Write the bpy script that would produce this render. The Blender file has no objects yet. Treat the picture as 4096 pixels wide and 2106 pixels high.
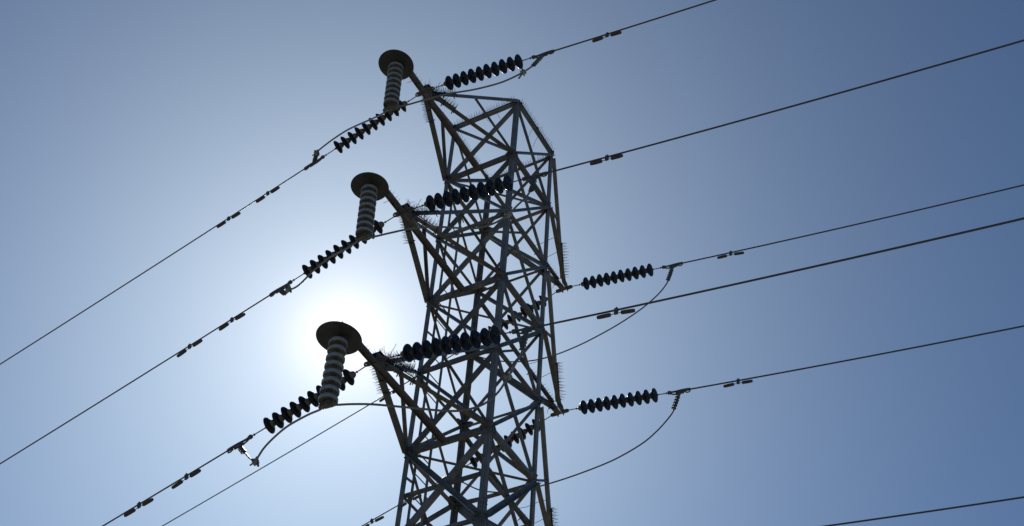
import bpy, bmesh, math, random
from mathutils import Vector, Matrix
random.seed(7)
C = bpy.context.scene.collection
SC = bpy.context.scene
R = math.radians

# ---------------------------------------------------------------- units
# the tower is laid out in "u" (half the body width); U metres each, top of the body at height TOP
U = 0.68
TOP = 21.1
def W(x, y, z):
    return Vector((x*U, y*U, z*U + TOP))
def WV(v):
    return W(v[0], v[1], v[2])

# ---------------------------------------------------------------- camera
cd = bpy.data.cameras.new('camera'); cam = bpy.data.objects.new('camera', cd); C.objects.link(cam)
cam.location = W(12.3215, -18.7473, -28.6697)
cam.rotation_euler = (2.384276, -0.0549587, 0.5000459)
cd.sensor_width = 36; cd.lens = 44.88; cd.clip_start = 0.05; cd.clip_end = 6000
SC.camera = cam

# ---------------------------------------------------------------- light
SUN = Vector((-0.492, 0.553, 0.672)).normalized()      # towards the sun
EL = math.asin(SUN.z); AZ = math.atan2(SUN.x, SUN.y)
world = bpy.data.worlds.new('World'); SC.world = world; world.use_nodes = True
nt = world.node_tree; bg = nt.nodes['Background']
sky = nt.nodes.new('ShaderNodeTexSky'); sky.sky_type = 'NISHITA'; sky.sun_disc = False
sky.sun_elevation = EL; sky.sun_rotation = AZ
sky.altitude = 0; sky.air_density = 0.5; sky.dust_density = 0.46; sky.ozone_density = 4.0
tint = nt.nodes.new('ShaderNodeMix'); tint.data_type = 'RGBA'; tint.blend_type = 'MULTIPLY'; tint.inputs[0].default_value = 1
tint.inputs[7].default_value = (.65, .90, 1, 1)          # cool white balance of the photograph
nt.links.new(sky.outputs[0], tint.inputs[6])
# circumsolar aureole of the hazy sky, a function of the angle from the sun
tcw = nt.nodes.new('ShaderNodeTexCoord'); dt = nt.nodes.new('ShaderNodeVectorMath'); dt.operation = 'DOT_PRODUCT'
nt.links.new(tcw.outputs['Generated'], dt.inputs[0]); dt.inputs[1].default_value = SUN
def mth(op, a, b=None):
    m_ = nt.nodes.new('ShaderNodeMath'); m_.operation = op; m_.use_clamp = False
    for k_, v_ in enumerate((a, b)):
        if v_ is None: continue
        if isinstance(v_, (int, float)): m_.inputs[k_].default_value = v_
        else: nt.links.new(v_, m_.inputs[k_])
    return m_.outputs[0]
ang = mth('ARCCOSINE', mth('MINIMUM', dt.outputs['Value'], .999999))
glow = mth('ADD', mth('MULTIPLY', mth('POWER', 2.71828, mth('MULTIPLY', ang, -1/R(1.9))), 7.2), mth('MULTIPLY', mth('POWER', 2.71828, mth('MULTIPLY', ang, -1/R(11))), 2.1))
addc = nt.nodes.new('ShaderNodeMix'); addc.data_type = 'RGBA'; addc.blend_type = 'ADD'; addc.inputs[0].default_value = 1
cmb = nt.nodes.new('ShaderNodeCombineXYZ')
for k_, c_ in enumerate((1.22, 1.0, .82)): nt.links.new(mth('MULTIPLY', glow, c_), cmb.inputs[k_])
nt.links.new(tint.outputs[2], addc.inputs[6]); nt.links.new(cmb.outputs[0], addc.inputs[7])
nt.links.new(addc.outputs[2], bg.inputs[0]); bg.inputs[1].default_value = 0.096
sl = bpy.data.lights.new('sun', 'SUN'); sl.energy = 3.5; sl.angle = R(0.53); sl.color = (1, .95, .87)
so = bpy.data.objects.new('sun', sl); C.objects.link(so)
so.rotation_euler = SUN.to_track_quat('Z', 'Y').to_euler(); so.location = (0, 0, 60)
SC.view_settings.view_transform = 'Standard'; SC.view_settings.look = 'None'
SC.view_settings.exposure = 0.0; SC.view_settings.gamma = 1

# ---------------------------------------------------------------- materials
def mat(name, col, rough=.6, metal=0., col2=None, scale=6., spec=.5, bump=0., coat=0., thr=(.35, .65), vary=0.):
    m = bpy.data.materials.new(name); m.use_nodes = True
    n = m.node_tree.nodes; l = m.node_tree.links; b = n['Principled BSDF']
    b.inputs['Roughness'].default_value = rough; b.inputs['Metallic'].default_value = metal
    b.inputs['Specular IOR Level'].default_value = spec
    b.inputs['Coat Weight'].default_value = coat; b.inputs['Coat Roughness'].default_value = .05
    if col2 is None:
        b.inputs['Base Color'].default_value = (*col, 1)
    else:
        tc = n.new('ShaderNodeTexCoord'); no = n.new('ShaderNodeTexNoise'); cr = n.new('ShaderNodeValToRGB')
        no.inputs['Scale'].default_value = scale; no.inputs['Detail'].default_value = 6
        no.inputs['Roughness'].default_value = .65
        cr.color_ramp.elements[0].position = thr[0]; cr.color_ramp.elements[1].position = thr[1]
        cr.color_ramp.elements[0].color = (*col, 1); cr.color_ramp.elements[1].color = (*col2, 1)
        l.new(tc.outputs['Object'], no.inputs['Vector']); l.new(no.outputs['Fac'], cr.inputs['Fac'])
        if vary:      # every bar weathers a little differently
            oi = n.new('ShaderNodeObjectInfo'); mr = n.new('ShaderNodeMapRange'); mx = n.new('ShaderNodeMix')
            mr.inputs['To Min'].default_value = 1-vary; mr.inputs['To Max'].default_value = 1+vary
            mx.data_type = 'RGBA'; mx.blend_type = 'MULTIPLY'; mx.inputs[0].default_value = 1
            l.new(oi.outputs['Random'], mr.inputs['Value']); l.new(cr.outputs['Color'], mx.inputs[6]); l.new(mr.outputs[0], mx.inputs[7])
            l.new(mx.outputs[2], b.inputs['Base Color'])
        else: l.new(cr.outputs['Color'], b.inputs['Base Color'])
        if bump:
            bp = n.new('ShaderNodeBump'); bp.inputs['Strength'].default_value = bump; bp.inputs['Distance'].default_value = .003
            l.new(no.outputs['Fac'], bp.inputs['Height']); l.new(bp.outputs[0], b.inputs['Normal'])
    return m
M_LEG = mat('galvanised_leg_steel', (.125, .115, .10), .55, .03, (.225, .21, .18), 5., bump=.3, vary=.1)
M_STEEL = mat('weathered_galvanised_steel', (.095, .088, .078), .62, .1, (.21, .20, .18), 6., bump=.4, thr=(.3, .62), vary=.28)
M_BEAM = mat('dull_brown_grey_steel', (.10, .093, .08), .6, .08, (.175, .165, .145), 6., bump=.3, vary=.15)
M_SPIKE = mat('dark_spike_steel', (.04, .04, .042), .6, .1, spec=.2)
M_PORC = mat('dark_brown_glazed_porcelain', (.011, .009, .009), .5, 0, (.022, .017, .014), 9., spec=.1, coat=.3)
M_CAP = mat('iron_cap', (.13, .11, .08), .5, .2, (.2, .17, .13), 14.)
M_HW = mat('forged_fitting_metal', (.10, .085, .07), .5, .4, (.17, .15, .12), 20.)
M_WIRE = mat('weathered_aluminium_conductor', (.09, .085, .08), .5, .4, (.13, .12, .11), 30.)
M_JUMP = mat('jumper_cable_metal', (.20, .175, .14), .5, .2, (.27, .24, .2), 20.)
M_RUST = mat('rusty_weight_metal', (.075, .052, .038), .7, .1, (.13, .095, .068), 25., bump=.5)
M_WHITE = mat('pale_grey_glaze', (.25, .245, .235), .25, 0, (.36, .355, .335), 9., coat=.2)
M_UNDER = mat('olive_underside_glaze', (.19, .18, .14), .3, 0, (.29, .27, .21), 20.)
M_GUARD = mat('dull_guard_disc_metal', (.05, .049, .048), .55, .1, (.08, .078, .073), 7.)
M_BLOCK = mat('pale_connector_metal', (.33, .31, .25), .5, .1, (.42, .39, .32), 20.)
M_CONC = mat('concrete', (.28, .27, .25), .9, 0, (.38, .37, .34), 8.)
M_GROUND = mat('dry_grass_ground', (.11, .105, .08), .95, 0, (.18, .17, .13), .35)

# ---------------------------------------------------------------- mesh helper
class MB:
    def __init__(s): s.v = []; s.f = []; s.m = []; s.sm = []; s.mats = []
    def mi(s, m):
        if m not in s.mats: s.mats.append(m)
        return s.mats.index(m)
    def add(s, vs, fs, m, smooth=False):
        o = len(s.v); k = s.mi(m); s.v += [tuple(v) for v in vs]
        for f in fs: s.f.append(tuple(i+o for i in f)); s.m.append(k); s.sm.append(smooth)
    def prism(s, ring0, ring1, m, smooth=False):
        n = len(ring0)
        fs = [(i, (i+1) % n, n+(i+1) % n, n+i) for i in range(n)]
        fs += [tuple(range(n-1, -1, -1)), tuple(range(n, 2*n))]
        s.add(list(ring0)+list(ring1), fs, m, smooth)
    def angle(s, p, q, w, t, n1, n2, m, shift=0.0, w2=None):
        """L-section from p to q: one flange along n1, the other along n2 (both made square to the axis)"""
        p = Vector(p); q = Vector(q); d = (q-p).normalized(); w2 = w2 or w
        n1 = (n1-d*n1.dot(d)).normalized(); n2 = (n2-d*n2.dot(d)-n1*n2.dot(n1)).normalized()
        prof = [(0, 0), (w, 0), (w, t), (t, t), (t, w2), (0, w2)]
        r = [[c+n1*(a+shift)+n2*b for a, b in prof] for c in (p, q)]
        if d.dot(n1.cross(n2)) < 0: r = [list(reversed(x)) for x in r]
        n = 6
        fs = [(i, (i+1) % n, n+(i+1) % n, n+i) for i in range(n)]
        fs += [(0, 3, 2, 1), (0, 5, 4, 3), (n, n+1, n+2, n+3), (n, n+3, n+4, n+5)] if d.dot(n1.cross(n2)) >= 0 else [tuple(range(n-1, -1, -1)), tuple(range(n, 2*n))]
        s.add(r[0]+r[1], fs, m)
    def box(s, c, ax, ay, az, hx, hy, hz, m):
        c = Vector(c); vs = [c+ax*(sx*hx)+ay*(sy*hy)+az*(sz*hz) for sz in (-1, 1) for sx, sy in ((-1, -1), (1, -1), (1, 1), (-1, 1))]
        s.prism(vs[:4], vs[4:], m)
    def bar(s, p, q, wx, wy, side, m):
        """rectangular bar from p to q, wx wide along side, wy thick"""
        p = Vector(p); q = Vector(q); d = (q-p).normalized(); x = (side-d*side.dot(d)).normalized(); y = d.cross(x)
        s.box((p+q)/2, x, y, d, wx/2, wy/2, (q-p).length/2, m)
    def tube(s, pts, r, m, n=8, cap=True, smooth=True):
        pts = [Vector(p) for p in pts]; rs = r if isinstance(r, (list, tuple)) else [r]*len(pts)
        up = None; rings = []
        for i, p in enumerate(pts):
            d = (pts[min(i+1, len(pts)-1)]-pts[max(i-1, 0)]).normalized()
            if up is None:
                up = Vector((0, 0, 1)) if abs(d.z) < .9 else Vector((1, 0, 0))
            x = (up-d*up.dot(d)).normalized(); up = x; y = d.cross(x)
            rings.append([p+(x*math.cos(a)+y*math.sin(a))*rs[i] for a in (2*math.pi*k/n for k in range(n))])
        vs = [v for rg in rings for v in rg]
        fs = [(i*n+k, i*n+(k+1) % n, (i+1)*n+(k+1) % n, (i+1)*n+k) for i in range(len(pts)-1) for k in range(n)]
        s.add(vs, fs, m, smooth)
        if cap:
            s.add(rings[0], [tuple(range(n-1, -1, -1))], m); s.add(rings[-1], [tuple(range(n))], m)
    def lathe(s, prof, m, n=28, axis=Vector((0, 0, 1)), org=Vector((0, 0, 0)), smooth=True, mats=None):
        axis = axis.normalized(); x = axis.orthogonal().normalized(); y = axis.cross(x)
        for j in range(len(prof)-1):
            (r0, t0), (r1, t1) = prof[j], prof[j+1]; mm = mats[j] if mats else m
            vs = []; fs = []
            for r_, t_ in ((r0, t0), (r1, t1)):
                for k in range(n):
                    a = 2*math.pi*k/n; vs.append(org+axis*t_+(x*math.cos(a)+y*math.sin(a))*max(r_, 1e-5))
            for k in range(n): fs.append((k, (k+1) % n, n+(k+1) % n, n+k))
            s.add(vs, fs, mm, smooth)
    def needle(s, p, d, L, r, m):
        d = d.normalized(); x = d.orthogonal().normalized(); y = d.cross(x)
        b = [p+(x*math.cos(a)+y*math.sin(a))*r for a in (0, 2.09, 4.19)]
        t = [p+d*L+(x*math.cos(a)+y*math.sin(a))*r*.35 for a in (0, 2.09, 4.19)]
        s.prism(b, t, m)
    def build(s, name, parent=None, weld=False, origin=None):
        org = Vector(origin) if origin is not None else None
        me = bpy.data.meshes.new(name)
        me.from_pydata([tuple(Vector(v)-org) for v in s.v] if org is not None else s.v, [], s.f)
        for m in s.mats: me.materials.append(m)
        for p, k, sm in zip(me.polygons, s.m, s.sm): p.material_index = k; p.use_smooth = sm
        if weld:
            bm = bmesh.new(); bm.from_mesh(me); bmesh.ops.remove_doubles(bm, verts=bm.verts, dist=1e-5)
            bmesh.ops.recalc_face_normals(bm, faces=bm.faces)
            bm.to_mesh(me); bm.free()
        me.update()
        o = bpy.data.objects.new(name, me); C.objects.link(o)
        if org is not None: o.location = org
        if parent is not None: o.parent = parent
        return o
def tag(o, label=None, cat=None, group=None, kind=None):
    if label: o['label'] = label
    if cat: o['category'] = cat
    if group: o['group'] = group
    if kind: o['kind'] = kind
    return o
def empty(name, loc, label, cat, group=None):
    o = bpy.data.objects.new(name, None); C.objects.link(o); o.location = loc; o.empty_display_size = .1
    return tag(o, label, cat, group)

# ---------------------------------------------------------------- ground
g = MB(); n = 40; half = 900.0
gv = []
for i in range(n+1):
    for j in range(n+1):
        x = -half+2*half*i/n; y = -half+2*half*j/n; d = math.hypot(x, y)
        gv.append((x, y, -.02 if d < 60 else (math.sin(x*.011)*math.cos(y*.013)*3.0-.5)*min(1, (d-60)/200)-.02))
g.add(gv, [(i*(n+1)+j, (i+1)*(n+1)+j, (i+1)*(n+1)+j+1, i*(n+1)+j+1) for i in range(n) for j in range(n)], M_GROUND, True)
tag(g.build('ground'), 'dry grassy ground under the tower', kind='structure')

# ---------------------------------------------------------------- tower body
T_ = .011
LV = [-.075, -2.338, -4.6905, -6.963, -9.278, -11.556, -13.86, -16.2, -19.3, -23.4, -30.8]
WD = [1.045, 1.045, 1.045, 1.045, 1.045, 1.047, 1.05, 1.055, 1.34, 1.7, 2.35]
SG = {'A': (1, -1), 'B': (-1, -1), 'C': (1, 1), 'D': (-1, 1)}
def wd(z):
    for i in range(len(LV)-1):
        if LV[i+1] <= z <= LV[i]:
            t = (LV[i]-z)/(LV[i]-LV[i+1]); return WD[i]*(1-t)+WD[i+1]*t
    return WD[-1] if z < 0 else WD[0]
def N(c, z):
    w = wd(z); return W(SG[c][0]*w, SG[c][1]*w, z)
def L(c, i): return N(c, LV[i])
tower = empty('lattice_tower', (0, 0, 0), 'tall grey steel lattice pylon with three arms on each side, bristling with bird spikes', 'pylon')
CEN = lambda v: Vector((0, 0, v.z))
BOLT = lambda mb, p, d, r=.013, h=.018: mb.lathe([(0, h), (r, h), (r, 0), (0, 0)], M_HW, 6, d, p, False)
for c in 'ABCD':
    mb = MB(); sx, sy = SG[c]
    n1 = Vector((-sx, 0, 0)); n2 = Vector((0, -sy, 0))
    for i in range(len(LV)-1):
        a = L(c, i)+(Vector((0, 0, .02)) if i == 0 else Vector((0, 0, 0))); b = L(c, i+1)
        w = .083 if i < 6 else .098
        mb.angle(a, b, w, .011, n1, n2, M_LEG)
    # gusset plates with bolts on both faces at each node
    for i in range(0, 9):
        p = L(c, i); h = .12 if i in (1, 3, 5) else .08
        for nrm, ax in ((Vector((0, sy, 0)), n1), (Vector((sx, 0, 0)), n2)):
            cc = p+ax*.07+nrm*.006; zv = Vector((0, 0, 1))
            pl = [cc-ax*.066+zv*h, cc+ax*.06+zv*h*.75, cc+ax*.12+zv*.02, cc+ax*.09-zv*h*.8, cc-ax*.066-zv*h]
            mb.prism([v-nrm*.004 for v in pl], [v+nrm*.004 for v in pl], M_STEEL)
            for q in ((-.05, .7), (-.05, 0), (-.05, -.7), (.03, .35), (.05, -.4)):
                BOLT(mb, cc+ax*q[0]+zv*q[1]*h+nrm*.004, nrm)
                BOLT(mb, cc+ax*q[0]+zv*q[1]*h-nrm*.02, -nrm, .009, .014)
    # splice plates with bolts on the legs
    for zz in ((-13.62,) if c in 'AD' else (-14.6,)):
        p = N(c, zz)
        for nrm, ax in ((Vector((0, sy, 0)), n1), (Vector((sx, 0, 0)), n2)):
            mb.box(p+ax*.045+nrm*.007, ax, nrm, Vector((0, 0, 1)), .04, .005, .17, M_LEG)
            for k in range(5):
                for q in (.022, .068):
                    BOLT(mb, p+ax*q+nrm*.012+Vector((0, 0, -.14+k*.07)), nrm, .009, .012)
                    BOLT(mb, p+ax*q-nrm*.012+Vector((0, 0, -.14+k*.07)), -nrm, .009, .014)
    if c == 'C':
        pass
    tag(mb.build('leg', tower))
    fb = MB(); p = L(c, len(LV)-1)
    fb.lathe([(0, .38), (.30, .38), (.33, .34), (.34, -.4), (0, -.4)], M_CONC, 24, Vector((0, 0, 1)), Vector((p.x, p.y, 0)))
    fb.build('footing', tower)
FACES = {'AB': Vector((0, -1, 0)), 'AC': Vector((1, 0, 0)), 'BD': Vector((-1, 0, 0)), 'CD': Vector((0, 1, 0))}
def brace(name, p, q, nrm, w, off, up, t=.007, inward=True, m=None, parent=None):
    """angle lying flat against a face with outward normal nrm; off = how far out its back stands"""
    d = (q-p).normalized(); s1 = nrm.cross(d).normalized()
    if up*s1.z < 0: s1 = -s1
    mb = MB(); o = nrm*off
    mb.angle(p+o+d*.02, q+o-d*.02, w, t, s1, -nrm if inward else nrm, m or M_STEEL, -w/2)
    for e, sg in ((p, 1), (q, -1)):
        for k in (.05, .10): BOLT(mb, e+o+d*sg*k+(nrm if not inward else -nrm)*.008, (nrm if not inward else -nrm), .011, .012); BOLT(mb, e+o+d*sg*k-(nrm if not inward else -nrm)*.001, (-nrm if not inward else nrm), .011, .012)
    return mb.build(name, parent or tower)
jit = lambda: random.uniform(-.0008, .0008)
INS = .03
def inset(p, q, e=INS):
    d = (q-p).normalized(); return p+d*e, q-d*e
for fc, nrm in FACES.items():
    a, b = fc
    for i in range(len(LV)-1):
        near = fc in ('AB', 'CD')
        w1, w2 = (.064, .060) if near else (.044, .058)
        if i >= 5: w1, w2 = (.075, .09) if near else (.044, .085)
        if i >= 8: w1 = w2 = .08
        # from the upper end of the first leg down, and from the second leg down
        p, q = inset(L(a, i), L(b, i+1)); brace('diagonal_brace', p, q, nrm, w1, -.014+jit(), 1, inward=True)
        p, q = inset(L(b, i), L(a, i+1)); brace('diagonal_brace', p, q, nrm, w2, .012+jit(), 1, inward=False)
        hw = {0: .06, 1: .078, 3: .078, 5: .078}.get(i, .052)
        p, q = inset(L(a, i), L(b, i)); brace('horizontal_strut', p+Vector((0, 0, -.02)), q+Vector((0, 0, -.02)), nrm, hw, .021+jit(), 1, inward=True if i not in (1, 3, 5) else True)
# redundant members in the wider lower panels
for i in (5, 6, 7, 8, 9):
    zm = (LV[i]+LV[i+1])/2
    for fc, nrm in FACES.items():
        a, b = fc
        cx = (L(a, i)+L(b, i)+L(a, i+1)+L(b, i+1))/4
        for c in fc:
            p, q = inset(N(c, zm), cx, .02); brace('redundant_strut', p, q, nrm, .05, -.024+jit(), 1, inward=True)
# plan bracing across the body at the arm levels
for i in (1, 3, 5):
    for a, b, dz in (('B', 'C', -.05),):
        mb = MB(); p, q = inset(L(a, i), L(b, i), .08)
        d = (q-p).normalized(); mb.angle(p+Vector((0, 0, dz)), q+Vector((0, 0, dz)), .045, .006, Vector((d.y, -d.x, 0)), Vector((0, 0, 1)), M_STEEL)
        mb.build('plan_brace', tower)

# ---------------------------------------------------------------- bird spikes
def spikes(parent, p, q, t0=0., t1=1., ln=.12, step=.027, up=Vector((0, 0, 1)), spread=.55, base=.02, lean=0.):
    p = Vector(p); q = Vector(q); d = (q-p).normalized(); Lg = (q-p).length
    up = (up-d*up.dot(d)).normalized(); sd = d.cross(up)
    mb = MB(); a = p+d*Lg*t0+up*base; b = p+d*Lg*t1+up*base
    mb.bar(a, b, .032, .004, sd, M_SPIKE)
    x = 0; k = 0
    while x < (b-a).length:
        c = a+d*x
        for s in (-1, 1, 0):
            if s == 0 and k % 2: continue
            dr = up+sd*s*spread*random.uniform(.7, 1.15)+d*(lean+random.uniform(-.14, .14)+.18*(-1 if k % 2 else 1))
            mb.needle(c+sd*s*.01, dr, ln*random.uniform(.7, 1.1), .0042, M_SPIKE)
        x += step; k += 1
    for e in (.02, (b-a).length*.5, (b-a).length-.02):   # strap round the member
        c = a+d*e-up*(base+.02)
        for s in (-1, 1): mb.box(c+sd*s*.034, d, sd, up, .009, .003, base+.022, M_SPIKE)
        mb.box(a+d*e+up*.003, d, sd, up, .009, .036, .002, M_SPIKE)
    return mb.build('bird_spikes', parent)
def whip(parent, p, d0, ln=.3, curl=.4, side=Vector((1, 0, 0))):
    """loose tail of a strap, bent in an arc"""
    pts = []; v = d0.normalized(); c = Vector(p)
    for k in range(8):
        pts.append(c.copy()); c = c+v*ln/7; v = (v+side*curl/7).normalized()
    mb = MB(); mb.tube(pts, .0035, M_SPIKE, 5); return mb.build('strap_tail', parent)
Zv = Vector((0, 0, 1))
for a, b in (('A', 'B'), ('A', 'C'), ('B', 'D'), ('C', 'D')):
    o = (FACES.get(a+b) or Vector()).copy()*.02
    spikes(tower, L(a, 0)+o, L(b, 0)+o, .03, .97)
whip(tower, L('A', 0).lerp(L('B', 0), .5), Vector((.25, 0, -1)), .34, .5, Vector((.8, 0, 0)))
whip(tower, L('A', 0).lerp(L('B', 0), .33), Vector((.3, .1, -1)), .30, .2, Vector((.4, 0, 0)))
whip(tower, L('B', 0).lerp(L('A', 0), .08), Vector((.1, 0, -1)), .5, .4, Vector((.3, 0, 0)))
whip(tower, L('A', 0).lerp(L('C', 0), .45), Vector((-.5, 0, -1)), .36, .7, Vector((0, .1, -1)))
whip(tower, L('A', 0).lerp(L('C', 0), .6), Vector((-.5, 0, -1)), .36, .7, Vector((0, .1, -1)))
whip(tower, L('C', 0), Vector((-.7, -.4, -.6)), .42, .3, Vector((0, 0, -1)))

# ---------------------------------------------------------------- crossarms
AL, AL5, AR = 3.80, 3.841, 3.913
arm_end = {}
def member(mb_name, p, q, w, t, s1, s2, parent, m=None, ext0=0., ext1=0., bolts=True):
    p = Vector(p); q = Vector(q); d = (q-p).normalized(); mb = MB()
    mb.angle(p-d*ext0, q+d*ext1, w, t, s1, s2, m or M_STEEL, -w/2)
    return mb.build(mb_name, parent)
def crossarm(side, i, al):
    sy = -1 if side == 'left' else 1
    near = 'AB' if side == 'left' else 'CD'
    tip = W(0, sy*al, LV[i]); Y = Vector((0, sy, 0)); X = Vector((1, 0, 0))
    # tip: two side plates, a bottom plate and lugs -> the mesh of the arm itself
    mb = MB()
    for s in (-1, 1):
        pl = [tip+X*s*.052+Y*.07+Zv*.03, tip+X*s*.052+Y*.07-Zv*.09, tip+X*s*.068-Y*.20-Zv*.09, tip+X*s*.09-Y*.30-Zv*.02, tip+X*s*.07-Y*.24+Zv*.12, tip+X*s*.052+Y*.02+Zv*.10]
        mb.prism([v-X*.005 for v in pl], [v+X*.005 for v in pl], M_BEAM)
        for q in ((.07, -.03), (-.02, .04), (-.02, -.05), (-.13, -.03), (-.16, .05)):
            BOLT(mb, tip+X*s*.06+Y*q[0]+Zv*q[1], X*s, .014, .016)
        # lug with hole for the strings
        lug = tip+X*s*.11-Zv*.055+Y*.01
        mb.box(lug-X*s*.02, X, Y, Zv, .055, .045, .006, M_BEAM)
        mb.lathe([(.018, -.012), (.036, -.012), (.036, .012), (.018, .012), (.018, -.012)], M_HW, 14, Zv, lug+X*s*.04, False)
    mb.box(tip-Zv*.088-Y*.07, X, Y, Zv, .046, .085, .005, M_BEAM)
    arm = mb.build('crossarm', tower)
    for c in near:
        sx = SG[c][0]; lo = L(c, i); up = L(c, i-1)
        out = Vector((sx, 0, 0))
        tl = tip+out*.062-Y*.10
        tu = tip+out*.075-Y*.16+Zv*.05
        if side == 'right':
            up_s = up+out*.04+Y*.03-Zv*.13; member('upper_chord', up_s, tu, .062, .007, out.cross(tu-up_s).normalized(), -out, arm, ext0=.03)
        else:
            up_s = up+out*.0+Y*.03; member('upper_chord', up_s, tu, .066, .007, out.cross(tu-up_s).normalized(), -out, arm, ext0=.03)
        lo_s = lo+Y*.02-Zv*.03
        member('lower_chord', lo_s, tl-Zv*.03, .078, .009, Vector((sx, 0, 0)), Zv, arm, m=M_BEAM, ext0=.02)
        mid = up_s.lerp(tu, .5)
        member('arm_strut', lo+Zv*.03+Y*.02, mid-out*.02, .046, .006, Y, -out, arm)
        # spikes near the tip
        dn = 1.0
        if side == 'left':
            upv = (Zv+Y*.25)
            spikes(arm, up_s+out*.02, tu+out*.02, .77 if not (i == 5 and c == 'B') else .06, 1.03, up=upv, step=.026 if (i == 5 and c == 'B') else .03)
            if c == 'A': spikes(arm, lo_s, tl, .72, .99, up=Zv+Vector((.6, 0, 0)), step=.028, base=.035)
            else: spikes(arm, lo_s, tl, .70, .99, up=Vector((-1, -.5, .15)), spread=.3, ln=.10)
        else:
            spikes(arm, up_s, tu, .70, .99, up=Vector((sx*.6, .9, .6)) if c == 'C' else Zv+Y*.3, step=.028, ln=.12, base=.012)
            if c == 'D': spikes(arm, lo_s, tl, .70, .97, up=Zv, spread=.7)
    if side == 'left':
        # channel beam under the arm that carries the jumper string beyond the tip
        bm_ = MB(); a = Vector((0, -1*U-.05, tip.z-.075)); b = Vector((0, tip.y-1.24*U, tip.z-.075))
        hw = .053
        bm_.box((a+b)/2, X, Zv, Y, hw, .005, (b-a).length/2, M_BEAM)
        for s in (-1, 1): bm_.box((a+b)/2+X*s*(hw-.0035)-Zv*.0235, X, Zv, Y, .0035, .0185, (b-a).length/2-.002, M_BEAM)
        for k in range(9):
            q = a.lerp(b, (k+.5)/9); BOLT(bm_, q+Zv*.005, Zv)
        bm_.build('jumper_beam', arm)
        spikes(arm, tip+Y*.15-Zv*.06, b+Y*-.05-Zv*.0, .1, .9, up=Zv, ln=.075, step=.075, spread=1.2)
        whip(arm, tip+Y*.28+Vector((-.05, 0, -.03)), Vector((-.9, -.25, -.3)), .13, .1, Vector((0, 0, -1)))
        whip(arm, tip.lerp(L('A', i-1), .10)+Zv*.05, Vector((.5, -.1, .8)), .18, .1, Vector((0, 0, 1)))
        tf = MB()                                              # dense tuft of needles over the tip plates
        for k in range(46):
            q = tip+Vector((random.uniform(-.07, .12), random.uniform(-.05, .22), random.uniform(.06, .10)))
            tf.needle(q, Vector((random.uniform(-.9, .9), random.uniform(-.9, .9), random.uniform(.3, 1))), random.uniform(.07, .12), .0034, M_SPIKE)
        tf.bar(tip+Vector((.02, -.05, .07)), tip+Vector((.02, .22, .07)), .14, .006, X, M_SPIKE)
        tf.build('bird_spikes', arm)
    else:
        whip(arm, tip-Y*.24-X*.07, Vector((-.15, 0, -1)), .22, .2, Vector((-1, 0, 0)))
        for t_ in (.60, .72):                                  # slack ties between the two upper chords
            a_ = (L('C', i-1)-Zv*.13).lerp(tip, t_); b_ = (L('D', i-1)-Zv*.13).lerp(tip, t_)
            tb = MB(); tb.tube([a_, a_.lerp(b_, .3)+Zv*.015, a_.lerp(b_, .7)-Zv*.02, b_-X*.03], .0045, M_SPIKE, 6); tb.build('tie_wire', arm)
    return arm
crossarm('left', 1, AL); crossarm('left', 3, AL); crossarm('left', 5, AL5)
crossarm('right', 1, AR); crossarm('right', 3, AR); crossarm('right', 5, AR)

# ---------------------------------------------------------------- ladder on the far left face
def ladder():
    x = -1.09; y1 = -1+2*.135; y2 = -1+2*.385
    mb = MB()
    top, bot = -3.0, -30.4
    for y in (y1, y2):
        pts = [W(-wd(z)+.09, y*1.0-(wd(z)-1)*.3, z) for z in (top, -6.9, -11.5, -16.2, -19.3, -23.4, bot)]
        for a, b in zip(pts, pts[1:]): mb.bar(a, b, .045, .008, Vector((1, 0, 0)), M_LEG)
    lad = mb.build('ladder', tower)
    z = top-.25; rung = None
    while z > bot+.3:
        sh = (wd(z)-1)*.3; p = W(-wd(z)+.09, y1-sh, z); q = W(-wd(z)+.09, y2-sh, z)
        if rung is None:
            r_ = MB(); r_.tube([Vector((0, 0, 0)), q-p], .009, M_LEG, 6); rung = r_.build('rung', lad); rung.location = p
        else:
            o = rung.copy(); C.objects.link(o); o.parent = lad; o.location = p
        z -= .58
    for z in (-3.02, -7.9, -12.2, -16.8, -20.5, -24.5):
        b_ = MB(); sh = (wd(z)-1)*.3
        b_.bar(W(-wd(z)+.08, y2-sh, z), W(-wd(z)+.03, y2+.24-sh, z), .05, .006, Zv, M_STEEL)
        b_.bar(W(-wd(z)+.08, y1-sh, z), W(-wd(z)+.03, -wd(z)+.03, z), .05, .006, Zv, M_STEEL)
        b_.build('ladder_bracket', lad)
ladder()

# ---------------------------------------------------------------- conductors and strings
TIPS = {('left', 1): (0, -AL, LV[1]), ('left', 3): (0, -AL, LV[3]), ('left', 5): (0, -AL5, LV[5]),
        ('right', 1): (0, AR, LV[1]), ('right', 3): (0, AR, LV[3]), ('right', 5): (0, AR, LV[5])}
SLOPE = {('left', 1): -.133, ('left', 3): -.135, ('left', 5): -.1335, ('right', 1): -.1405, ('right', 3): -.1325, ('right', 5): -.124}
SHIFT = {('left', 5): (.05, 0, -.025), ('right', 1): (0, 0, -.055), ('right', 3): (0, 0, -.045), ('right', 5): (0, 0, -.03)}
def wpt(key, way, s):
    """point s along the line leaving tip `key`; way +1 = towards the camera side, -1 = away"""
    x, y, z = (p_+q_ for p_, q_ in zip(TIPS[key], SHIFT.get(key, (0, 0, 0))))
    th, a, b = (.038, SLOPE[key], .002) if way > 0 else (.037, -.2935 if key in (('left', 1), ('left', 3)) else -.2885, .0012)
    return W(x+way*s*math.cos(th), y+s*math.sin(th), z+a*s+b*s*s)
def wdir(key, way, s):
    return (wpt(key, way, s+.05)-wpt(key, way, s-.05)).normalized()
RB = wpt  # alias

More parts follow.
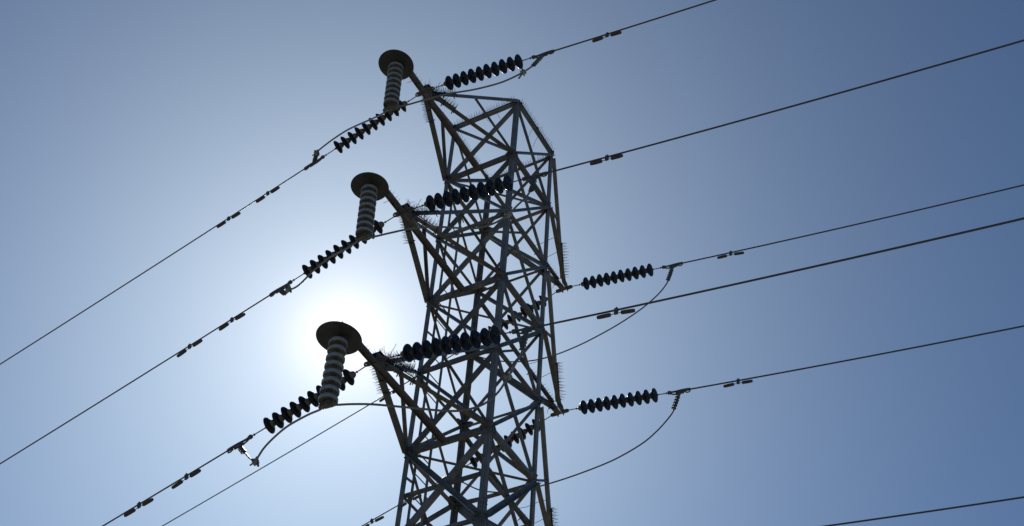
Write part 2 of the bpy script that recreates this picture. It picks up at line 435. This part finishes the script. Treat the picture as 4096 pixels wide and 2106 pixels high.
# one porcelain disc with its iron cap, axis +Z, made once and copied
PITCH = .2195*U
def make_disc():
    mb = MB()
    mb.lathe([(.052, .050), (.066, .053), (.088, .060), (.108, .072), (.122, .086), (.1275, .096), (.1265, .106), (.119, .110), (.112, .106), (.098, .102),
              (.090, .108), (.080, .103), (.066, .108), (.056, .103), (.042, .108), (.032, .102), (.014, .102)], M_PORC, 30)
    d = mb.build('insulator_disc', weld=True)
    c = MB(); c.lathe([(0, -.014), (.026, -.014), (.036, -.006), (.045, .008), (.052, .028), (.055, .048), (.058, .056), (.02, .058)], M_CAP, 20)
    c.tube([(0, 0, .06), (0, 0, PITCH)], .010, M_HW, 8)
    cap = c.build('cap', d, weld=True)
    return d, cap
DISC = [None]
ORD = {1: 'topmost', 3: 'middle', 5: 'lowest'}
def side_words(key, way):
    s, i = key
    arm = '%s %s arm' % (ORD[i], 'left-hand' if s == 'left' else 'right-hand')
    return arm, ('right' if way > 0 else 'left')
def link_rod(parent, p, q, name='link_rod', ball=True):
    mb = MB(); d = (q-p).normalized()
    mb.tube([p, q], .0085, M_HW, 8)
    for e, s in ((p, 1), (q, -1)):
        mb.lathe([(0, -.012), (.018, -.010), (.02, .006), (.009, .02)], M_HW, 10, d*s, e)
    mb.lathe([(.009, -.006), (.02, -.004), (.02, .004), (.009, .006)], M_HW, 10, d, p.lerp(q, .82))
    if ball:
        mb.lathe([(0, -.03), (.024, -.022), (.03, 0), (.022, .02), (0, .026)], M_HW, 12, d, p)
    return mb.build(name, parent)
def string(key, way):
    arm, sd = side_words(key, way)
    base = W(*TIPS[key])+Vector((way*.115, 0, -.055))
    see = {(('left', 1), 1): 'dark ten-disc insulator string stretching right from the topmost left-hand arm',
           (('left', 3), 1): 'dark ten-disc insulator string right of the middle left-hand arm, crossing the tower',
           (('left', 5), 1): 'large dark ten-disc insulator string crossing the tower from the lowest left-hand arm',
           (('left', 1), -1): 'dark insulator string running down left behind the topmost striped jumper string',
           (('left', 3), -1): 'dark insulator string running down left behind the middle striped jumper string',
           (('left', 5), -1): 'dark insulator string running down left behind the lowest striped jumper string',
           (('right', 1), 1): 'dark insulator string pointing right from the upper right-hand arm against plain sky',
           (('right', 3), 1): 'dark insulator string pointing right from the lower right-hand arm, glints on its top',
           (('right', 1), -1): 'dark insulator string seen through the lattice, left of the upper right-hand arm tip',
           (('right', 3), -1): 'dark insulator string seen through the lattice, left of the lower right-hand arm tip',
           (('right', 5), 1): 'dark insulator string on the right-hand arm below the bottom edge'}[(key, way)]
    t = empty('insulator_string', base, see, 'insulator', 'strain insulator strings of dark discs')
    inv = Matrix.Translation(-base)
    s0 = .565
    a = wpt(key, way, s0); d = wdir(key, way, 1.6)
    l = link_rod(t, base, a); l.matrix_parent_inverse = inv
    rot = d.to_track_quat('Z', 'Y')
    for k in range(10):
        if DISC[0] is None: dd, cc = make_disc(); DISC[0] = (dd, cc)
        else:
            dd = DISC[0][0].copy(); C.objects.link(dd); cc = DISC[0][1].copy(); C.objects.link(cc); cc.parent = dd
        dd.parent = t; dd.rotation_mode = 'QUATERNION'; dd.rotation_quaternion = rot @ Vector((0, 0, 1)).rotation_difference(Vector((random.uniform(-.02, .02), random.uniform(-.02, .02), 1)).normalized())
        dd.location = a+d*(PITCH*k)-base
    e = a+d*PITCH*10; cl = wpt(key, way, 3.03)
    l2 = link_rod(t, e, cl, ball=False); l2.matrix_parent_inverse = inv
    return t
def saddle_clamp(key, way, taildir):
    """bolted strain clamp: long body on the wire, forked eye, serrated tail carrying the jumper"""
    a = wpt(key, way, 3.05); b = wpt(key, way, 3.62); d = (b-a).normalized()
    lab = {(('left', 1), 1): 'bolted strain clamp gripping the conductor, upper right of the topmost string',
           (('left', 3), 1): 'bolted strain clamp right of the middle crossing string, overlapping the right leg',
           (('left', 5), 1): 'bolted strain clamp right of the lowest crossing string, over the right leg',
           (('left', 1), -1): 'bolted strain clamp at the lower left end of the topmost left string',
           (('left', 3), -1): 'bolted strain clamp at the lower left end of the middle left string',
           (('left', 5), -1): 'bolted strain clamp at the lower left end of the lowest left string',
           (('right', 1), 1): 'bolted strain clamp holding the wire right of the upper right-hand string',
           (('right', 3), 1): 'bolted strain clamp holding the wire right of the lower right-hand string',
           (('right', 1), -1): 'bolted strain clamp behind the lattice, ending the upper hidden string',
           (('right', 3), -1): 'bolted strain clamp behind the lattice, ending the lower hidden string',
           (('right', 5), 1): 'bolted strain clamp on the wire near the bottom right'}[(key, way)]
    mb = MB()
    mb.lathe([(0, -.02), (.03, -.016), (.034, .01), (.028, .035), (.02, .05)], M_HW, 12, d, a)
    sd = d.cross(Zv).normalized(); upv = sd.cross(d)
    if upv.z < 0: upv = -upv
    n_ = 9; body = [a.lerp(b, .06+.94*k/(n_-1)) for k in range(n_)]
    mb.tube([p+upv*.004 for p in body], [.015, .016, .017, .02, .023, .025, .026, .026, .022], M_HW, 10)
    root = a.lerp(b, .52)
    # lower fork from the eye to the tail root
    fk = [a+d*.02-upv*.02, a.lerp(b, .18)-upv*.045, a.lerp(b, .33)-upv*.06, root-upv*.06+taildir*.02]
    mb.tube(fk, .013, M_HW, 8)
    mb.tube([b-upv*.01, b-upv*.05+d*-.01, b-upv*.06-d*.05, b-upv*.035-d*.10], .011, M_HW, 8)
    o = mb.build('strain_clamp'); 
    tag(o, lab, 'clamp', 'strain clamps at the string ends')
    tl = MB(); Lt = .38 if way > 0 or key[0] == 'right' else .27; r0 = root-upv*.012
    s2 = taildir.cross(Vector((0, 1, 0))).normalized()
    tl.tube([r0, r0+taildir*.08, r0+taildir*Lt], [.034, .027, .017], M_HW, 10)
    for k in range(5):
        c = r0+taildir*(.12+.056*k)*(Lt/.38)
        for s in (1,):
            tl.tube([c-s2*.038*s, c+s2*.01*s], .009, M_HW, 6)
            BOLT(tl, c-s2*.038*s, -s2*s, .013, .012)
        tl.box(c, taildir, s2, taildir.cross(s2), .014, .029, .024, M_HW)
    tl.box(root-upv*.03, d, upv, sd, .075, .032, .010, M_HW)
    tl.build('tail_keeper', o)
    return o, r0, r0+taildir*Lt
def conductor(key, way, s_end, label, r=.0112):
    n_ = 50; pts = [wpt(key, way, 3.5+(s_end-3.5)*(k/n_)**1.6) for k in range(n_+1)]
    mb = MB(); mb.tube(pts, r, M_WIRE, 10); o = mb.build('conductor'); tag(o, label, 'power line', 'conductors leaving the tower'); return o
def catmull(P, sub=6):
    P = [Vector(p) for p in P]; out = []
    Q = [P[0]*2-P[1]]+P+[P[-1]*2-P[-2]]
    for i in range(1, len(Q)-2):
        for k in range(sub):
            t = k/sub; a, b, c, d = Q[i-1:i+3]
            out.append(.5*((2*b)+(c-a)*t+(2*a-5*b+4*c-d)*t*t+(3*b-a-3*c+d)*t**3))
    out.append(P[-1]); return out
def damper(key, way, s, label):
    c = wpt(key, way, s); d = wdir(key, way, s); o = empty('vibration_damper', c, label, 'damper', 'vibration dampers on the conductors')
    sd = d.cross(Zv).normalized(); up = sd.cross(d)
    if up.z < 0: up = -up
    mb = MB()
    mb.box(up*-.02, d, sd, up, .022, .016, .045, M_HW); mb.lathe([(0, -.03), (.022, -.024), (.026, 0), (.022, .024), (0, .03)], M_HW, 10, d, Vector((0, 0, 0)))
    mb.lathe([(0, .02), (.012, .02), (.012, 0), (0, 0)], M_HW, 6, up, up*.024, False)
    mb.lathe([(0, -.022), (.018, -.02), (.018, .02), (0, .022)], M_HW, 10, d, up*-.056)
    mb.build('damper_clamp', o)
    ms = MB(); L2 = .16
    ms.tube([d*(L2*t)+up*(-.056-.010*abs(t)) for t in (-1, -.6, -.2, 0, .2, .6, 1)], .0055, M_HW, 6); ms.build('messenger_wire', o)
    for q in (-1, 1):
        w = MB(); c2 = d*(q*.07)+up*-.060; tilt = (d*q+up*-.05+sd*random.uniform(-.05, .05)).normalized()
        w.lathe([(0, 0), (.022, .003), (.0265, .012), (.0275, .10), (.025, .165), (.02, .182), (0, .186)], M_RUST, 14, tilt, c2)
        w.build('damper_weight', o)
    return o

# -- jumpers: centre lines in tower units, hanging between the clamps and the foot of the jumper string
JUMP = {
 ('left', 1): ([(3.285,-3.729,-3.026),(3.128,-3.788,-3.26),(2.918,-3.866,-3.5),(2.6,-3.985,-3.75),(2.303,-4.094,-3.90),(1.815,-4.275,-4.04),(1.265,-4.48,-4.12),(.727,-4.68,-4.29),(.328,-4.828,-4.43),
               (0,-4.95,-4.47),(-.276,-4.848,-4.40),(-.751,-4.672,-4.13),(-1.327,-4.458,-3.76),(-1.9,-4.245,-3.42),(-2.525,-4.014,-3.157),(-3.10,-3.80,-2.99),(-3.25,-3.75,-3.02)], -3.25),
 ('left', 3): ([(3.355,-3.703,-7.60),(3.30,-3.725,-7.80),(3.20,-3.76,-8.09),(3.03,-3.825,-8.36),(2.85,-3.89,-8.64),(2.6,-3.985,-8.88),(2.287,-4.1,-8.99),(2.024,-4.198,-8.98),(1.486,-4.398,-8.87),(.954,-4.596,-8.86),(.566,-4.74,-8.94),(.21,-4.872,-9.03),
               (0,-4.95,-9.04),(-.559,-4.743,-8.88),(-.936,-4.603,-8.73),(-1.323,-4.459,-8.59),(-1.908,-4.243,-8.545),(-2.316,-4.091,-8.59),(-2.60,-3.99,-8.53),(-2.85,-3.893,-8.36)], -2.85),
 ('left', 5): ([(3.38,-3.735,-12.40),(3.33,-3.755,-12.62),(3.24,-3.79,-12.88),(3.12,-3.83,-13.2),(2.97,-3.885,-13.56),(2.75,-3.97,-13.82),(2.449,-4.081,-13.94),(2.1,-4.21,-13.94),(1.52,-4.426,-13.83),(.84,-4.679,-13.70),(.45,-4.82,-13.66),(.19,-4.92,-13.66),
               (0,-4.991,-13.66),(-.25,-4.9,-13.61),(-.66,-4.747,-13.475),(-1.309,-4.506,-13.33),(-1.75,-4.34,-13.33),(-2.05,-4.23,-13.40),(-2.2,-4.17,-13.50),(-2.28,-4.145,-13.62)], -2.28),
 ('right', 1): ([(3.268,4.044,-3.185),(3.133,4.044,-3.45),(2.973,4.044,-3.66),(2.75,4.044,-3.86),(2.343,4.044,-4.12),(1.718,4.044,-4.39),(1.091,4.044,-4.58),(.461,4.043,-4.72),(-.242,4.043,-4.79),(-.9,4.043,-4.74),(-1.55,4.042,-4.55),(-2.1,4.042,-4.30),(-2.6,4.042,-4.00),(-3.0,4.042,-3.70),(-3.25,4.04,-3.46)], None),
 ('right', 3): ([(3.25,4.044,-7.792),(3.106,4.044,-8.061),(2.9,4.044,-8.29),(2.659,4.044,-8.50),(2.32,4.044,-8.72),(1.781,4.044,-8.92),(1.24,4.044,-9.04),(.419,4.043,-9.13),(-.312,4.043,-9.16),(-.95,4.043,-9.14),(-1.416,4.043,-9.08),(-1.875,4.042,-8.94),(-2.347,4.042,-8.722),(-2.8,4.042,-8.38),(-3.1,4.042,-8.12),(-3.28,4.04,-7.98)], None),
}
JLAB = {('left', 1): 'thin jumper cable looping under the topmost striped insulator string',
        ('left', 3): 'jumper cable looping under the middle striped insulator string and across the tower',
        ('left', 5): 'jumper cable arching from the lowest striped insulator string across the tower',
        ('right', 1): 'jumper cable sagging below the upper right-hand arm, crossing a conductor',
        ('right', 3): 'jumper cable sagging in a wide curve below the lower right-hand arm'}
WLAB = {(('left', 1), 1): 'conductor rising to the top edge right of the tower, highest in the sky',
        (('left', 3), 1): 'conductor rising right from the middle left-hand arm, second from the top',
        (('right', 1), 1): 'conductor leaving the upper right-hand arm to the right edge, third from the top',
        (('left', 5), 1): 'thick conductor crossing the upper right-hand jumper cable',
        (('right', 3), 1): 'conductor leaving the lower right-hand arm to the right edge',
        (('right', 5), 1): 'short stretch of conductor crossing the bottom right corner',
        (('left', 1), -1): 'conductor falling left from the topmost left-hand arm, uppermost on the left',
        (('left', 3), -1): 'conductor falling left from the middle left-hand arm, second on the left',
        (('left', 5), -1): 'conductor falling left from the lowest left-hand arm with two dampers',
        (('right', 1), -1): 'thin distant conductor falling left below the lowest striped string',
        (('right', 3), -1): 'thin conductor leaving the lattice at the bottom edge, left of the tower'}
def connector(jk, at, label):
    """parallel-groove connector: pale ribbed block with a stub of cable"""
    pts, d = at
    s = d.cross(Vector((0, 1, 0))).normalized(); y = d.cross(s)
    mb = MB(); mb.box(pts, d, s, y, .036, .034, .028, M_BLOCK)
    for k in (-1, 1): mb.box(pts+d*.021*k, d, s, y, .010, .039, .033, M_BLOCK)
    BOLT(mb, pts+y*.035, y, .014, .03); BOLT(mb, pts-y*.035, -y, .014, .03)
    return mb, s, y
for key in TIPS:
    for way in (1, -1):
        if key == ('right', 5) and way < 0: continue
        string(key, way)
        if key in JUMP:
            P = JUMP[key][0]; a = wpt(key, way, 3.05).lerp(wpt(key, way, 3.62), .52)
            if way > 0 or key[0] == 'right': td = ((WV(P[1]) if way > 0 else WV(P[-2]))-a).normalized()
            else: td = {1: Vector((.05, 0, 1)), 3: Vector((.62, -.1, -.7)), 5: Vector((.66, -.1, -.8))}[key[1]].normalized()
        else: td = Vector((-.3, 0, -1)).normalized()
        o, r0, r1 = saddle_clamp(key, way, td)
        if key in JUMP and way < 0 and key[0] == 'left':
            # short pigtail from the clamp tail to the tee connector on the jumper's end
            e = WV(P[-1]); mb = MB()
            mid = r1.lerp(e, .5)+Vector((0, 0, -.02)); mb.tube(catmull([r1-td*.05, r1, mid, e], 5), .012, M_WIRE, 8)
            pg = mb.build('pigtail', o)
            d = Vector((.35, 0, -.9)).normalized() if key[1] != 1 else Vector((.3, 0, -.95)).normalized()
            mb, s, y = connector(key, (e, d), '')
            mb.tube([e+d*-.07+s*.03, e+d*.11+s*.03], .016, M_HW, 8); mb.tube([e+s*-.04, e+s*-.09], .011, M_HW, 8)
            tag(mb.build('tee_connector'), {1: 'small tee connector at the left end of the topmost jumper cable', 3: 'small tee connector at the left end of the middle jumper cable',
                 5: 'small tee connector hanging at the left end of the lowest jumper cable'}[key[1]], 'connector', 'tee connectors at the jumper ends')
        conductor(key, way, 62 if way > 0 else 64, WLAB[(key, way)], .0132 if way > 0 else .0115)
    if key in JUMP:
        P = [WV(q) for q in JUMP[key][0]]
        pts = catmull(P, 6)
        # lead into the clamp tails
        a = wpt(key, 1, 3.05).lerp(wpt(key, 1, 3.62), .52)
        pts = [a+(pts[0]-a)*.35]+pts
        if key[0] == 'right':
            b = wpt(key, -1, 3.05).lerp(wpt(key, -1, 3.62), .52); pts = pts+[b+(pts[-1]-b)*.35]
        mb = MB(); mb.tube(pts, .0145 if key[0] == 'left' else .0125, M_JUMP if key[0] == 'left' else M_WIRE, 10); tag(mb.build('jumper_cable'), JLAB[key], 'cable', 'jumper cables under the arms')
# pale parallel-groove connectors on the three left-hand jumpers
for key, k, lab, stub in ((('left', 1), 2, 'pale square connector block on the topmost jumper cable, with a cable stub', Vector((-.5, 0, -.85))),
                          (('left', 3), 4, 'pale square connector block in front of the tower leg on the middle jumper', Vector((.35, 0, .9))),
                          (('left', 5), 3, 'olive connector block on the lowest jumper where it crosses the tower', Vector((.3, .2, .8)))):
    P = JUMP[key][0]; c = WV(P[k]); d = (WV(P[k+1])-WV(P[k-1])).normalized()
    mb, s, y = connector(key, (c, d), lab)
    s_ = stub.normalized(); mb.tube([c+s_*.0, c+s_*.15], .0145, M_JUMP, 8)
    tag(mb.build('groove_connector'), lab, 'connector', 'pale connectors on the jumpers')

# ---------------------------------------------------------------- jumper strings with guard discs
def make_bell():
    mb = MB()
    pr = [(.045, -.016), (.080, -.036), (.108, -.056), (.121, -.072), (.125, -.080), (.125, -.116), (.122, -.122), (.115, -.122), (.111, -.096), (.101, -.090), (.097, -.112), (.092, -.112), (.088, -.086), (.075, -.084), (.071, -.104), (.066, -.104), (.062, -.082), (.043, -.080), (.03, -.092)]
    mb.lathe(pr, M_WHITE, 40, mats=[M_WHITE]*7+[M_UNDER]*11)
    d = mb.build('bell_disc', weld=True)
    c = MB(); c.lathe([(0, .004), (.034, .002), (.040, -.006), (.046, -.02), (.05, -.035)], M_CAP, 20)
    c.lathe([(.046, -.074), (.04, -.088), (.022, -.094), (.016, -.15), (0, -.15)], M_CAP, 16)
    c.build('cap', d, weld=True); return d
BELL = [None]
GL = {1: 'topmost', 3: 'middle', 5: 'lowest'}
for key in (('left', 1), ('left', 3), ('left', 5)):
    x, y, z = TIPS[key]; i = key[1]
    top = W({1: 0., 3: -.02, 5: .05}[i], y-1.27, z-.50); foot = WV(JUMP[key][0][{1: 9, 3: 12, 5: 12}[i]])
    ax = (foot-top).normalized()
    t = empty('jumper_string', top, '%s striped pale insulator string hanging under a dark round guard disc%s' % (GL[i], ' by the sun' if i == 5 else ''), 'insulator', 'striped jumper strings hanging from the left-hand arms')
    gd = MB()
    tilt = (Zv+Vector((.05, .06, 0))*(1 if i != 3 else -.4)).normalized()
    rr = {1: .437, 3: .415, 5: .45}[i]*U
    gd.lathe([(0, .030), (.06, .030), (rr*.5, .020), (rr*.93, .004), (rr, -.004), (rr+.002, -.012), (rr-.006, -.016), (rr*.93, -.006), (rr*.5, .010), (.07, .018), (.04, .016)], M_GUARD, 64, tilt, Vector((0, 0, 0)))
    o = gd.build('guard_disc', t, weld=True); o.location = ax*.015
    hg = MB(); hg.tube([Vector((0, 0, .27)), Vector((0, 0, .02))], .012, M_HW, 8); hg.box(Vector((0, 0, .16)), Vector((1, 0, 0)), Vector((0, 1, 0)), Zv, .03, .008, .06, M_HW)
    hg.build('hanger', t)
    Ld = ((foot-top).length-.015-.178)/7.0
    rot = (-ax).to_track_quat('Z', 'Y')
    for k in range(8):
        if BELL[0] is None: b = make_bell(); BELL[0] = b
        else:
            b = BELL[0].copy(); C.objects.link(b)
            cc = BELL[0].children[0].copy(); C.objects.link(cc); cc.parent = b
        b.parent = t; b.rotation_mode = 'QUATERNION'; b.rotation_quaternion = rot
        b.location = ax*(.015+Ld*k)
    # saddle clamp at the foot holding the cable
    P = [WV(q) for q in JUMP[key][0]]; k0 = {1: 9, 3: 12, 5: 12}[i]; dd = (P[k0+1]-P[k0-1]).normalized()
    sd = MB(); f = foot-top
    sd.tube([f-ax*.07, f], [.022, .03], M_CAP, 10)
    sd.tube([f-dd*.13, f-dd*.06, f, f+dd*.06, f+dd*.13], [.022, .03, .036, .03, .022], M_CAP, 10)
    s2 = dd.cross(Zv).normalized()
    sd.box(f+Zv*.02, dd, s2, Zv, .06, .04, .035, M_CAP)
    for q in (-.08, -.03, .035, .09):
        sd.tube([f+dd*q, f+dd*(q*1.15)-Zv*.065-s2*.012], [.013, .006], M_CAP, 6); BOLT(sd, f+dd*q-s2*.03, -s2, .014, .02)
    sd.build('cable_saddle', t)

# ---------------------------------------------------------------- vibration dampers
for key, way, s, lab in (
    (('left', 1), 1, 5.01, 'rusty two-weight damper on the highest conductor, upper right of the tower'),
    (('left', 3), 1, 5.01, 'rusty two-weight damper on the second conductor, beside the tower head'),
    (('left', 5), 1, 5.17, 'large rusty two-weight damper on the thick conductor above the jumper crossing'),
    (('right', 1), 1, 5.0, 'small rusty damper on the conductor right of the upper right-hand arm'),
    (('right', 3), 1, 4.86, 'small rusty damper on the conductor right of the lower right-hand arm'),
    (('left', 1), -1, 4.75, 'rusty damper on the uppermost left conductor, the one nearer the tower'),
    (('left', 1), -1, 5.97, 'rusty damper on the uppermost left conductor, the one farther out'),
    (('left', 3), -1, 4.68, 'rusty damper on the second left conductor, nearer its strain clamp'),
    (('left', 3), -1, 5.87, 'rusty damper on the second left conductor, farther from its strain clamp'),
    (('left', 5), -1, 4.645, 'rusty damper on the third left conductor, nearer its strain clamp'),
    (('left', 5), -1, 5.84, 'rusty damper on the third left conductor, near the bottom edge'),
    (('right', 1), -1, 5.875, 'damper on the thin distant conductor, behind the lowest left-hand arm'),
    (('right', 3), -1, 4.58, 'damper behind the left tower leg near the bottom edge'),
    (('right', 3), -1, 5.757, 'damper at the bottom edge just left of the tower')):
    damper(key, way, s, lab)
